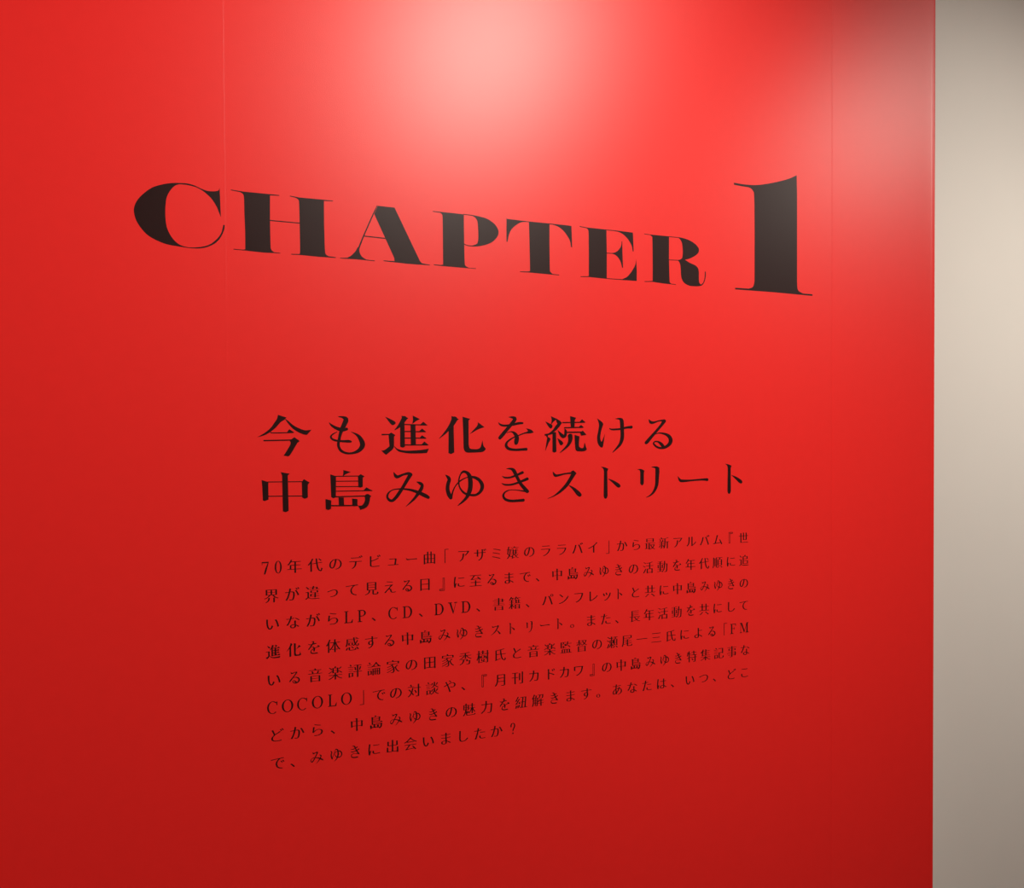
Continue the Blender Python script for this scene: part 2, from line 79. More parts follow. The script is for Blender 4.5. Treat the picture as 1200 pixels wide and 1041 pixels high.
 'け':[[0, 0, -1271, 1107, -1026, 954, -899, 857, -848, 813, -809, 767, -788, 715, -791, 656, -874, 450, -963, 173, -986, 73, -1018, -146, -1025, -253, -1022, -342, -1006, -422, -980, -496, -945, -540, -903, -532, -852, -451, -663, -5, -733, -458, -783, -760, -802, -836, -822, -892, -841, -933, -865, -959, -896, -971, -939, -966, -990, -945, -1043, -912, -1092, -870, -1135, -818, -1178, -754, -1215, -682, -1243, -604, -1263, -519, -1274, -427, -1279, -329, -1276, -227, -1262, -119, -1144, 453, -1129, 566, -1128, 678, -1150, 787, -1187, 894, -1230, 1001], [13, 0, -308, 389, -283, 354, -228, 301, -112, 262, 82, 251, 323, 256, 553, 270, 747, 301, 921, 340, 1080, 368, 1243, 376, 1400, 375, 1510, 373, 1566, 397, 1597, 453, 1592, 519, 1552, 570, 1492, 587, 1382, 571, 1222, 548, 1049, 518, 881, 480, 711, 438, 532, 406, 314, 387, 81, 377, -98, 375, -189, 383, -240, 400, -279, 417], [22, 0, 200, 1055, 292, 1045, 415, 1028, 511, 995, 552, 962, 542, 948, 547, 890, 567, 708, 584, 454, 594, 213, 599, 19, 598, -151, 585, -299, 560, -432, 523, -552, 476, -662, 419, -758, 348, -849, 262, -951, 149, -1083, 25, -1222, -63, -1320, -38, -1342, 75, -1266, 235, -1157, 382, -1051, 494, -964, 597, -875, 689, -766, 768, -640, 832, -499, 877, -338, 896, -163, 895, 21, 889, 218, 889, 461, 884, 728, 854, 945, 775, 1082, 651, 1140, 544, 1145, 419, 1135, 288, 1107, 198, 1085]],
 'る':[[13, 0, -870, 1033, -864, 956, -847, 843, -778, 736, -653, 692, -535, 702, -415, 731, -273, 781, -119, 844, 26, 885, 173, 886, 319, 868, 422, 853, 473, 870, 505, 917, 505, 975, 474, 1022, 422, 1040, 318, 1025, 165, 1003, 5, 976, -156, 941, -320, 903, -454, 883, -547, 887, -604, 903, -627, 909, -687, 934, -773, 996, -837, 1046], [16, 0, 320, 1001, 273, 921, 205, 808, 120, 688, 15, 567, -111, 437, -247, 301, -397, 159, -558, 13, -711, -128, -858, -268, -996, -400, -1099, -501, -1151, -558, -1170, -587, -1183, -606, -1210, -652, -1198, -709, -1151, -756, -1088, -775, -1032, -760, -1004, -749, -957, -725, -885, -666, -781, -558, -655, -417, -521, -271, -380, -124, -230, 31, -85, 178, 53, 315, 186, 445, 307, 566, 418, 683, 514, 788, 579, 859, 593, 926, 552, 994, 472, 1037, 383, 1040], [40, 0, -536, -160, -415, -110, -244, -43, -70, -5, 102, -13, 281, -47, 439, -95, 566, -155, 668, -225, 739, -295, 785, -367, 816, -445, 827, -512, 822, -570, 800, -635, 759, -703, 692, -771, 600, -840, 501, -898, 402, -941, 297, -971, 191, -985, 82, -979, -28, -957, -129, -920, -235, -858, -335, -779, -390, -720, -399, -693, -384, -658, -347, -629, -280, -620, -188, -630, -104, -658, -33, -709, 37, -780, 100, -849, 162, -917, 222, -992, 267, -1046, 320, -1078, 393, -1075, 458, -1038, 491, -982, 478, -927, 435, -869, 369, -783, 283, -700, 181, -635, 65, -580, -53, -542, -172, -527, -288, -530, -385, -550, -465, -594, -523, -668, -522, -768, -447, -866, -334, -962, -209, -1041, -82, -1093, 54, -1125, 191, -1140, 330, -1138, 470, -1118, 606, -1081, 741, -1024, 873, -950, 986, -861, 1074, -758, 1135, -639, 1156, -506, 1127, -370, 1059, -240, 954, -127, 817, -43, 660, 16, 491, 54, 306, 76, 107, 82, -84, 64, -267, 5, -436, -75, -552, -132]],
 '中':[[0, 0, -1431, 780, -1038, 653, -1036, -420, -1269, -509, -1368, -454, -1397, 403], [0, 0, -1070, 628, 1000, 590, 1000, 643, -1070, 680], [0, 0, -1046, -244, 973, -293, 973, -240, -1046, -192], [0, 0, -294, 1233, 233, 1129, 124, 1027, 155, -1151, -12, -1229, -189, -1176, -214, 1022], [0, 0, 968, 598, 1086, 773, 1434, 552, 1329, 423, 1322, -371, 1133, -444, 979, -366]],
 '島':[[0, 0, -1173, 1030, -816, 901, -834, -417, -994, -485, -1126, -400], [0, 0, -359, 1279, 110, 1147, -112, 1058, -180, 1026, -240, 992, -348, 920, -402, 884, -368, 1017, -361, 1064, -358, 1225], [0, 0, -849, 869, 595, 852, 595, 906, -850, 922], [0, 0, 568, 873, 732, 991, 983, 849, 873, 764, 862, 189, 712, 146, 589, 177], [0, 0, -832, 564, 593, 538, 593, 586, -832, 611], [0, 0, -835, 229, 590, 194, 590, 241, -835, 276], [0, 0, -837, -58, 1476, -91, 1475, -43, -837, -12], [0, 0, 880, -69, 1100, 148, 1475, -81], [0, 0, -840, -413, 1062, -424, 1061, -363, -841, -353], [0, 0, 959, -390, 1165, -268, 1418, -419, 1321, -484, 993, -459], [13, 0, 1000, -399, 1005, -468, 1011, -560, 1007, -642, 988, -716, 961, -792, 933, -848, 900, -894, 852, -943, 808, -982, 774, -1007, 736, -1026, 701, -1039, 663, -1061, 644, -1107, 653, -1161, 685, -1202, 728, -1214, 769, -1218, 838, -1220, 922, -1201, 1007, -1163, 1097, -1107, 1182, -1024, 1241, -919, 1279, -807, 1304, -695, 1316, -576, 1316, -466, 1315, -394, 1282, -321, 1201, -277, 1104, -279, 1027, -325], [0, 0, 566, -999, 714, -1275, 933, -1121, 852, -996], [0, 0, -1477, -508, -1128, -600, -1152, -1121, -1311, -1188, -1463, -1122], [0, 0, -1164, -957, 546, -1008, 546, -947, -1164, -896], [0, 0, -661, -436, -346, -447, -330, -911, -498, -945, -645, -899], [0, 0, 191, -533, 516, -578, 512, -970, 343, -1017, 208, -972]],
 'み':[[16, 0, -861, 1064, -854, 986, -840, 873, -810, 776, -762, 711, -675, 664, -564, 667, -444, 715, -316, 785, -194, 838, -72, 862, 49, 871, 131, 868, 159, 854, 180, 830, 205, 805, 255, 784, 314, 799, 360, 844, 375, 902, 354, 951, 321, 981, 254, 1032, 145, 1060, 23, 1044, -107, 1008, -239, 969, -377, 923, -512, 876, -605, 856, -621, 863, -611, 868, -638, 891, -702, 944, -779, 1019, -836, 1075], [46, 0, 171, 973, 102, 860, 4, 699, -90, 543, -167, 412, -238, 288, -313, 167, -395, 44, -481, -79, -565, -196, -646, -311, -724, -420, -799, -511, -873, -589, -941, -650, -989, -679, -1025, -679, -1072, -658, -1118, -625, -1159, -582, -1191, -527, -1206, -476, -1201, -416, -1174, -342, -1132, -272, -1078, -208, -1007, -151, -915, -107, -795, -78, -654, -63, -504, -60, -345, -67, -178, -86, -19, -112, 124, -144, 257, -183, 390, -229, 525, -286, 660, -350, 796, -417, 942, -493, 1089, -572, 1212, -635, 1304, -675, 1375, -702, 1424, -720, 1471, -729, 1519, -705, 1549, -659, 1551, -606, 1523, -568, 1484, -531, 1423, -477, 1332, -416, 1202, -350, 1045, -280, 887, -216, 738, -161, 588, -112, 439, -71, 292, -39, 147, -14, -4, 4, -170, 17, -342, 25, -507, 23, -662, 11, -809, -10, -939, -42, -1047, -85, -1137, -139, -1213, -204, -1278, -282, -1328, -373, -1352, -472, -1337, -574, -1293, -666, -1234, -741, -1159, -802, -1062, -847, -945, -853, -835, -809, -736, -738, -642, -653, -552, -554, -464, -442, -379, -325, -295, -202, -213, -73, -132, 55, -54, 178, 23, 300, 104, 425, 205, 574, 312, 728, 388, 837, 399, 899, 365, 964, 298, 1006, 224, 1009], [22, 0, 663, 398, 718, 349, 793, 282, 856, 222, 905, 186, 940, 165, 948, 158, 942, 130, 917, 73, 883, 6, 849, -54, 807, -117, 748, -202, 669, -322, 578, -460, 488, -584, 405, -684, 320, -775, 231, -868, 124, -976, 13, -1085, -64, -1161, -46, -1182, 46, -1122, 176, -1035, 302, -947, 409, -869, 513, -790, 619, -696, 732, -577, 844, -448, 937, -334, 1002, -247, 1052, -171, 1092, -92, 1125, -4, 1148, 91, 1144, 197, 1095, 292, 1026, 352, 952, 391, 854, 413, 747, 420, 673, 423]],
 'ゆ':[[19, 0, -1233, 803, -1198, 743, -1152, 661, -1116, 589, -1090, 543, -1075, 518, -1071, 497, -1088, 439, -1128, 343, -1166, 226, -1190, 104, -1207, -25, -1207, -163, -1185, -303, -1148, -437, -1105, -554, -1050, -653, -990, -732, -949, -783, -908, -816, -849, -819, -793, -792, -762, -744, -768, -694, -788, -635, -816, -553, -844, -464, -880, -362, -919, -250, -944, -145, -947, -44, -937, 65, -922, 168, -894, 265, -857, 369, -836, 483, -857, 591, -906, 667, -965, 720, -1050, 766, -1147, 801, -1214, 824], [73, 0, -750, -764, -738, -668, -719, -531, -689, -392, -649, -266, -598, -139, -530, -14, -440, 118, -331, 250, -210, 364, -74, 453, 76, 526, 228, 581, 379, 623, 530, 646, 668, 639, 785, 593, 884, 521, 970, 438, 1055, 343, 1132, 236, 1187, 137, 1214, 56, 1225, -17, 1221, -91, 1195, -182, 1148, -283, 1086, -369, 1005, -437, 904, -493, 799, -526, 693, -532, 576, -515, 454, -487, 330, -455, 212, -415, 109, -360, 7, -276, -93, -167, -174, -54, -230, 55, -266, 167, -282, 282, -273, 406, -244, 535, -203, 656, -153, 772, -91, 880, -30, 952, 22, 980, 73, 982, 127, 961, 188, 913, 246, 843, 288, 768, 315, 691, 334, 600, 348, 491, 359, 346, 364, 177, 359, 25, 343, -90, 319, -189, 289, -292, 259, -408, 225, -523, 178, -631, 112, -730, 29, -827, -64, -926, -178, -1040, -300, -1153, -387, -1233, -359, -1267, -255, -1209, -106, -1124, 36, -1034, 154, -949, 264, -857, 366, -754, 455, -638, 530, -516, 589, -393, 631, -273, 658, -146, 674, -4, 682, 167, 680, 354, 661, 526, 621, 668, 563, 790, 485, 894, 383, 978, 271, 1035, 168, 1067, 77, 1078, -11, 1065, -92, 1014, -163, 924, -228, 807, -280, 683, -320, 554, -347, 417, -356, 283, -343, 155, -311, 30, -260, -95, -187, -226, -93, -359, 20, -472, 151, -547, 289, -593, 422, -625, 552, -653, 689, -671, 828, -667, 967, -636, 1102, -581, 1224, -505, 1329, -403, 1416, -281, 1472, -151, 1490, -19, 1471, 111, 1419, 238, 1333, 364, 1220, 484, 1094, 580, 959, 644, 817, 682, 674, 696, 525, 689, 368, 663, 213, 621, 56, 567, -101, 497, -248, 408, -380, 294, -499, 161, -600, 28, -676, -103, -734, -233, -787, -359, -845, -493, -899, -623, -936, -714, -930, -760, -890, -798, -833, -814, -779, -801]],
 'き':[[13, 0, -969, 633, -941, 592, -891, 530, -803, 479, -683, 456, -540, 449, -387, 460, -228, 493, -64, 542, 100, 594, 280, 653, 460, 715, 586, 760, 621, 794, 627, 848, 601, 902, 552, 934, 500, 933, 380, 878, 210, 800, 40, 729, -116, 670, -270, 617, -412, 582, -547, 569, -674, 573, -774, 583, -844, 600, -904, 629, -947, 654], [13, 0, -1009, 150, -971, 107, -907, 45, -803, -6, -662, -30, -493, -39, -314, -31, -135, -3, 52, 41, 251, 94, 497, 166, 756, 247, 939, 305, 979, 341, 987, 399, 961, 458, 910, 495, 853, 495, 678, 422, 431, 320, 197, 232, 7, 173, -170, 128, -335, 98, -498, 87, -654, 90, -779, 100, -867, 118, -939, 148, -990, 172], [19, 0, -645, 1105, -555, 1093, -433, 1074, -334, 1042, -281, 1003, -248, 960, -210, 902, -151, 805, -78, 671, 3, 521, 88, 363, 180, 193, 283, 27, 405, -130, 531, -276, 634, -390, 708, -468, 763, -520, 799, -553, 857, -580, 929, -567, 986, -519, 1008, -455, 985, -399, 954, -363, 907, -310, 835, -231, 725, -121, 596, 9, 479, 145, 384, 292, 296, 455, 215, 611, 148, 761, 86, 910, 9, 1039, -89, 1124, -194, 1167, -303, 1183, -430, 1177, -558, 1153, -646, 1134], [28, 0, 909, -390, 830, -387, 710, -382, 543, -371, 296, -345, 2, -313, -248, -295, -419, -300, -549, -320, -659, -352, -755, -397, -831, -454, -889, -517, -934, -587, -962, -669, -960, -760, -927, -854, -865, -949, -768, -1033, -639, -1090, -493, -1129, -339, -1154, -179, -1164, -14, -1161, 146, -1157, 317, -1156, 487, -1154, 606, -1152, 656, -1130, 683, -1077, 677, -1014, 640, -965, 586, -948, 469, -959, 302, -973, 133, -983, -25, -989, -180, -991, -322, -982, -456, -959, -580, -926, -671, -887, -730, -841, -775, -784, -802, -730, -810, -686, -801, -638, -777, -585, -741, -530, -691, -478, -617, -431, -525, -387, -410, -351, -248, -338, -3, -362, 287, -410, 530, -457, 690, -497, 801, -535, 875, -562, 922, -554, 958, -516, 968, -463, 950, -415]],
 'ス':[[13, 0, -1032, 839, -1023, 762, -1004, 650, -963, 555, -900, 495, -804, 471, -688, 483, -503, 525, -273, 586, -53, 631, 161, 644, 372, 642, 520, 639, 558, 654, 579, 692, 576, 738, 550, 775, 510, 788, 363, 775, 150, 757, -72, 734, -303, 700, -538, 664, -715, 645, -789, 652, -781, 658, -798, 671, -865, 720, -944, 795, -1003, 851], [16, 0, 471, 789, 411, 685, 324, 536, 228, 384, 132, 240, 30, 97, -85, -45, -225, -194, -382, -347, -538, -487, -689, -610, -839, -722, -988, -816, -1148, -893, -1308, -953, -1419, -993, -1411, -1014, -1294, -985, -1126, -941, -949, -882, -777, -811, -598, -725, -417, -621, -233, -495, -49, -351, 118, -202, 253, -49, 364, 103, 467, 245, 579, 392, 684, 534, 757, 632, 770, 707, 722, 783, 634, 832, 538, 834], [0, 0, 367, 821, 557, 906, 813, 676, 638, 546], [10, 0, 196, -141, 283, -227, 406, -349, 522, -472, 625, -597, 729, -728, 820, -834, 891, -894, 944, -923, 979, -940, 1042, -966, 1116, -950, 1174, -899, 1194, -833, 1167, -776, 1150, -744, 1120, -697, 1061, -634, 955, -544, 815, -434, 664, -330, 499, -242, 332, -167, 215, -117]],
 'ト':[[0, 0, -1051, 1115, -828, 1080, -753, 1063, -679, 1039, -454, 951, -541, 770, -521, -976, -581, -1124, -608, -1156, -643, -1171, -685, -1175, -727, -1167, -761, -1150, -786, -1119, -838, -981, -806, 776, -841, 922, -865, 967, -902, 1007, -1002, 1079], [10, 0, -466, 224, -371, 149, -237, 42, -111, -61, -1, -158, 105, -254, 194, -330, 254, -370, 295, -389, 324, -402, 385, -424, 457, -407, 512, -356, 528, -292, 500, -238, 483, -212, 451, -171, 388, -120, 284, -57, 149, 17, 4, 88, -161, 152, -330, 210, -448, 250]],
 'リ':[[0, 0, -882, 853, -634, 883, -555, 877, -481, 854, -271, 740, -325, 586, -327, -164, -398, -262, -433, -303, -470, -322, -508, -307, -548, -269, -629, -178, -626, 647, -663, 758, -688, 788, -727, 809, -830, 839], [22, 0, 318, 982, 401, 968, 514, 945, 605, 908, 653, 866, 643, 846, 633, 811, 638, 662, 636, 441, 630, 220, 628, 29, 624, -146, 604, -304, 560, -460, 498, -612, 427, -745, 348, -852, 257, -942, 163, -1020, 55, -1087, -59, -1140, -141, -1176, -128, -1206, -37, -1186, 94, -1155, 229, -1105, 353, -1038, 477, -953, 593, -842, 699, -702, 794, -540, 868, -363, 908, -177, 923, 11, 935, 200, 961, 418, 985, 652, 971, 853, 881, 994, 745, 1043, 640, 1044, 524, 1041, 402, 1025, 318, 1013], [0, 0, 560, 1008, 983, 945, 946, 751]],
 'ー':[[16, 0, -1335, 253, -1318, 172, -1290, 55, -1244, -46, -1190, -116, -1095, -167, -954, -184, -731, -176, -451, -150, -156, -127, 162, -111, 498, -99, 779, -96, 984, -112, 1137, -138, 1241, -157, 1305, -140, 1347, -87, 1351, -18, 1316, 41, 1255, 66, 1149, 62, 987, 56, 772, 47, 486, 31, 151, 12, -168, 0, -464, 0, -741, 8, -947, 21, -1036, 32, -1044, 32, -1081, 52, -1159, 115, -1242, 201, -1302, 265]],
}
TITLE_LINES = [[('今', 15.5, 160.4), ('も', 91.5, 160.4), ('進', 167.4, 160.4), ('化', 243.4, 160.4), ('を', 319.3, 160.4), ('続', 395.2, 160.4), ('け', 471.2, 160.4), ('る', 547.1, 160.4)], [('中', 16.4, 91.8), ('島', 94.1, 91.8), ('み', 168.5, 91.8), ('ゆ', 245.5, 91.8), ('き', 320.5, 91.8), ('ス', 397.0, 91.8), ('ト', 472.5, 91.8), ('リ', 528.0, 91.8), ('ー', 605.5, 91.8), ('ト', 683.5, 91.4)]]
# book capitals and figures, in 1/1000 of the type size
CAPITALS = {
 'L':[[0, 0, -255, 370, -15, 370, -15, 330, -255, 330], [0, 0, -185, 370, -85, 370, -85, -350, -185, -350], [0, 0, -255, -310, 205, -310, 205, -350, -255, -350], [0, 0, 145, -320, 225, -150, 255, -150, 235, -350, 145, -350]],
 'P':[[0, 0, -250, 370, 10, 370, 10, 330, -250, 330], [0, 0, -180, 370, -80, 370, -80, -350, -180, -350], [0, 0, -250, -310, 10, -310, 10, -350, -250, -350], [13, 0, 10, 370, 72, 364, 130, 345, 180, 314, 218, 275, 242, 229, 250, 180, 242, 131, 218, 85, 180, 46, 130, 15, 72, -4, 10, -10, 10, 20, 46, 25, 80, 41, 109, 67, 131, 100, 145, 139, 150, 180, 145, 221, 131, 260, 109, 293, 80, 319, 46, 335, 10, 340], [0, 0, -80, 370, 20, 370, 20, 330, -80, 330], [0, 0, -80, 20, 20, 20, 20, -10, -80, -10]],
 'F':[[0, 0, -240, 370, 220, 370, 220, 330, -240, 330], [0, 0, -170, 370, -70, 370, -70, -350, -170, -350], [0, 0, -240, -310, 20, -310, 20, -350, -240, -350], [0, 0, -70, 40, 120, 40, 120, 10, -70, 10], [0, 0, 180, 370, 230, 370, 240, 200, 210, 200], [0, 0, 100, 110, 125, 110, 125, -60, 100, -60]],
 'D':[[0, 0, -300, 370, 0, 370, 0, 330, -300, 330], [0, 0, -230, 370, -130, 370, -130, -350, -230, -350], [0, 0, -300, -310, 0, -310, 0, -350, -300, -350], [15, 0, -20, 370, 51, 361, 119, 334, 180, 291, 230, 234, 268, 166, 292, 90, 300, 10, 292, -70, 268, -146, 230, -214, 180, -271, 119, -314, 51, -341, -20, -350, -20, -320, 27, -312, 71, -287, 111, -248, 144, -196, 169, -133, 185, -63, 190, 10, 185, 83, 169, 153, 144, 216, 111, 268, 71, 307, 27, 332, -20, 340]],
 'O':[[25, 0, 330, 10, 319, -86, 286, -175, 233, -252, 165, -310, 85, -347, 0, -360, -85, -347, -165, -310, -233, -252, -286, -175, -319, -86, -330, 10, -319, 106, -286, 195, -233, 272, -165, 330, -85, 367, 0, 380, 85, 367, 165, 330, 233, 272, 286, 195, 319, 106, 330, 10, 220, 10, 213, 98, 191, 180, 156, 250, 110, 304, 57, 338, 0, 350, -57, 338, -110, 304, -156, 250, -191, 180, -213, 98, -220, 10, -213, -78, -191, -160, -156, -230, -110, -284, -57, -318, 0, -330, 57, -318, 110, -284, 156, -230, 191, -160, 213, -78, 220, 10]],
 'C':[[21, 0, 244, -265, 184, -314, 116, -346, 43, -360, -30, -353, -100, -328, -163, -285, -217, -226, -257, -155, -282, -74, -290, 10, -282, 94, -257, 175, -217, 246, -163, 305, -100, 348, -30, 373, 43, 380, 116, 366, 184, 334, 244, 285, 177, 263, 136, 308, 89, 337, 39, 350, -11, 344, -59, 321, -103, 281, -140, 227, -167, 161, -184, 88, -190, 10, -184, -68, -167, -141, -140, -207, -103, -261, -59, -301, -11, -324, 39, -330, 89, -317, 136, -288, 177, -243], [0, 0, 250, 350, 290, 350, 290, 130, 260, 130, 220, 270]],
 'V':[[0, 0, -220, 350, -110, 350, 70, -210, 20, -360], [0, 0, 200, 350, 230, 350, 40, -360, 20, -360], [0, 0, -300, 370, -40, 370, -40, 330, -300, 330], [0, 0, 110, 370, 300, 370, 300, 330, 110, 330]],
 'M':[[0, 0, -315, 370, -285, 370, -285, -350, -315, -350], [0, 0, -305, 370, -185, 370, 35, -230, -15, -350], [0, 0, 225, 370, 255, 370, 5, -350, -25, -350], [0, 0, 205, 370, 305, 370, 305, -350, 205, -350], [0, 0, -375, 370, -215, 370, -215, 330, -375, 330], [0, 0, 205, 370, 375, 370, 375, 330, 205, 330], [0, 0, -375, -310, -215, -310, -215, -350, -375, -350], [0, 0, 135, -310, 375, -310, 375, -350, 135, -350]],
 '7':[[0, 0, -190, 360, 190, 360, 190, 290, -190, 290], [0, 0, -190, 360, -160, 360, -160, 170, -190, 170], [0, 0, 140, 290, 190, 290, 10, -360, -80, -360, -10, -80]],
 '0':[[21, 0, 200, 10, 190, -104, 162, -207, 118, -289, 62, -342, 0, -360, -62, -342, -118, -289, -162, -207, -190, -104, -200, 10, -190, 124, -162, 227, -118, 309, -62, 362, 0, 380, 62, 362, 118, 309, 162, 227, 190, 124, 200, 10, 110, 10, 105, 115, 89, 210, 65, 285, 34, 333, 0, 350, -34, 333, -65, 285, -89, 210, -105, 115, -110, 10, -105, -95, -89, -190, -65, -265, -34, -313, 0, -330, 34, -313, 65, -265, 89, -190, 105, -95, 110, 10]],
 '「':[[0, 0, -130, 480, -85, 480, -85, -400, -130, -400], [0, 0, -130, 480, 130, 480, 130, 450, -130, 450]],
 '」':[[0, 0, 85, 400, 130, 400, 130, -480, 85, -480], [0, 0, -130, -450, 130, -450, 130, -480, -130, -480]],
 '『':[[0, 0, -170, 480, -140, 480, -140, -320, -170, -320], [0, 0, -70, 420, -40, 420, -40, -320, -70, -320], [0, 0, -170, -290, -40, -290, -40, -320, -170, -320], [0, 0, -170, 480, 170, 480, 170, 450, -170, 450], [0, 0, -70, 400, 170, 400, 170, 370, -70, 370], [0, 0, 140, 480, 170, 480, 170, 370, 140, 370]],
 '』':[[0, 0, 40, 320, 70, 320, 70, -420, 40, -420], [0, 0, 140, 320, 170, 320, 170, -480, 140, -480], [0, 0, 40, 320, 170, 320, 170, 290, 40, 290], [0, 0, -170, -370, 70, -370, 70, -400, -170, -400], [0, 0, -170, -450, 170, -450, 170, -480, -170, -480], [0, 0, -170, -370, -140, -370, -140, -480, -170, -480]],
 '？':[[15, 0, -148, 100, -166, 151, -170, 206, -157, 259, -131, 306, -92, 342, -44, 364, 7, 370, 58, 359, 103, 333, 139, 293, 162, 244, 170, 190, 162, 136, 139, 87, 73, 110, 86, 148, 90, 190, 86, 232, 73, 270, 54, 301, 30, 322, 4, 330, -24, 325, -49, 308, -69, 280, -83, 244, -90, 202, -88, 160, -78, 120], [0, 0, 80, 150, 160, 110, 40, -110, 30, -170, -20, -170, -20, -70], [11, 0, 50, -300, 40, -329, 15, -348, -16, -348, -41, -329, -50, -300, -41, -271, -16, -252, 15, -252, 40, -271, 50, -300, 10, -300, 8, -294, 3, -290, -3, -290, -8, -294, -10, -300, -8, -306, -3, -310, 3, -310, 8, -306, 10, -300]],
}
# the paragraph: characters of each line and their centres along the wall in mm
PARAGRAPH = [
 (['7', '0', '年代のデビュー曲「アザミ嬢のララバイ」から最新アルバム『世'], [-8.9, 6.4, 25.8, 51.0, 76.3, 101.5, 125.8, 150.1, 174.4, 198.6, 222.1, 245.6, 269.1, 292.6, 316.1, 340.6, 365.1, 389.6, 414.1, 438.7, 461.9, 485.1, 508.3, 531.5, 555.0, 578.5, 602.1, 625.6, 649.1, 672.6, 696.2]),
 (['界が違って見える日』に至るまで、中島みゆきの活動を年代順に追'], [-2.0, 22.7, 47.5, 72.3, 97.0, 121.8, 145.3, 168.7, 192.2, 215.6, 239.1, 262.5, 286.0, 310.2, 334.3, 358.5, 382.7, 406.9, 431.2, 455.4, 479.6, 503.9, 528.2, 552.5, 576.8, 600.8, 624.8, 648.8, 672.8, 696.8]),
 (['いながら', 'L', 'P', '、', 'C', 'D', '、', 'D', 'V', 'D', '、書籍、パンフレットと共に中島みゆきの'], [-1.3, 23.2, 47.7, 72.3, 92.1, 108.9, 129.8, 149.3, 168.5, 192.0, 211.2, 230.0, 248.5, 271.5, 295.4, 318.8, 343.3, 367.8, 391.9, 415.9, 438.1, 460.2, 482.3, 506.8, 531.3, 554.8, 578.2, 602.0, 625.7, 649.5, 673.2, 696.8]),
 (['進化を体感する中島みゆきストリート。また、長年活動を共にして'], [-0.6, 23.7, 48.1, 72.5, 96.5, 120.6, 144.6, 168.6, 193.1, 217.7, 242.2, 266.7, 291.2, 315.8, 339.6, 363.4, 387.2, 411.0, 434.9, 458.5, 482.1, 505.8, 529.4, 553.0, 576.7, 600.7, 624.7, 648.7, 672.7, 696.7]),
 (['いる音楽評論家の田家秀樹氏と音楽監督の瀬尾一三氏による「', 'F', 'M'], [-0.2, 24.9, 49.9, 74.9, 99.5, 124.2, 148.8, 173.4, 198.1, 222.7, 247.4, 272.0, 296.6, 321.3, 346.1, 370.8, 395.5, 420.2, 444.5, 468.9, 493.2, 517.5, 541.8, 566.0, 590.2, 614.4, 638.6, 662.8, 676.8, 697.2]),
 (['C', 'O', 'C', 'O', 'L', 'O', '」での対談や、『月刊カドカワ』の中島みゆき特集記事な'], [-2.3, 16.0, 33.6, 52.4, 70.9, 88.6, 108.1, 130.3, 152.5, 176.9, 201.4, 225.5, 249.7, 273.8, 297.9, 322.5, 347.0, 371.6, 393.3, 415.0, 436.6, 460.0, 483.4, 507.3, 531.2, 555.2, 579.1, 603.0, 627.0, 650.9, 674.8, 698.8]),
 (['どから、中島みゆきの魅力を紐解きます。あなたは、いつ、どこ'], [2.4, 27.2, 52.0, 76.8, 101.6, 126.7, 151.9, 177.0, 202.1, 227.2, 252.3, 277.4, 302.5, 327.6, 352.4, 377.3, 402.1, 427.0, 451.8, 476.7, 501.2, 525.7, 550.2, 574.7, 599.2, 623.9, 648.6, 673.2, 697.9]),
 (['で、みゆきに出会いましたか？'], [3.6, 27.1, 50.5, 74.7, 99.0, 123.2, 147.5, 171.3, 195.1, 219.1, 243.1, 267.1, 291.0, 315.0]),
]

# ---------------------------------------------------------------- materials
def principled(name, colour, rough, spec=0.5, noise=None, bump=None, coat=None):
    m = bpy.data.materials.new(name)
    m.use_nodes = True
    nt = m.node_tree
    b = nt.nodes['Principled BSDF']
    b.inputs['Base Color'].default_value = (*colour, 1)
    b.inputs['Roughness'].default_value = rough
    b.inputs['Specular IOR Level'].default_value = spec
    if coat:
        b.inputs['Coat Weight'].default_value = coat[0]
        b.inputs['Coat Roughness'].default_value = coat[1]
    tc = nt.nodes.new('ShaderNodeTexCoord')
    if noise:
        scale, amount = noise
        n = nt.nodes.new('ShaderNodeTexNoise')
        n.inputs['Scale'].default_value = scale
        n.inputs['Detail'].default_value = 3
        nt.links.new(tc.outputs['Object'], n.inputs['Vector'])
        mix = nt.nodes.new('ShaderNodeMix')
        mix.data_type = 'RGBA'
        mix.inputs['A'].default_value = (*[c * (1 - amount) for c in colour], 1)
        mix.inputs['B'].default_value = (*[min(1, c * (1 + amount)) for c in colour], 1)
        nt.links.new(n.outputs['Fac'], mix.inputs['Factor'])
        nt.links.new(mix.outputs['Result'], b.inputs['Base Color'])
    if bump:
        scale, strength, dist = bump
        n = nt.nodes.new('ShaderNodeTexNoise')
        n.inputs['Scale'].default_value = scale
        n.inputs['Detail'].default_value = 4
        nt.links.new(tc.outputs['Object'], n.inputs['Vector'])
        bp = nt.nodes.new('ShaderNodeBump')
        bp.inputs['Strength'].default_value = strength
        bp.inputs['Distance'].default_value = dist
        nt.links.new(n.outputs['Fac'], bp.inputs['Height'])
        nt.links.new(bp.outputs['Normal'], b.inputs['Normal'])
    return m


M_RED = principled('red_satin_sheet', (0.80, 0.019, 0.0165), 0.38, 0.38, noise=(60, 0.03), bump=(900, 0.25, 0.0004))
M_BLACK = principled('black_print', (0.018, 0.005, 0.005), 0.38, 0.24, bump=(900, 0.25, 0.0004))
M_CORE = principled('panel_core', (0.55, 0.5, 0.44), 0.7)
M_WHITE = principled('white_wall_paint', (0.83, 0.81, 0.765), 0.75, 0.3, noise=(8, 0.015), bump=(300, 0.1, 0.0005))
M_CEIL = principled('ceiling_paint', (0.7, 0.68, 0.65), 0.9, 0.2)
M_FLOOR = principled('floor_carpet', (0.20, 0.19, 0.175), 0.95, 0.1, noise=(200, 0.3), bump=(400, 0.5, 0.003))


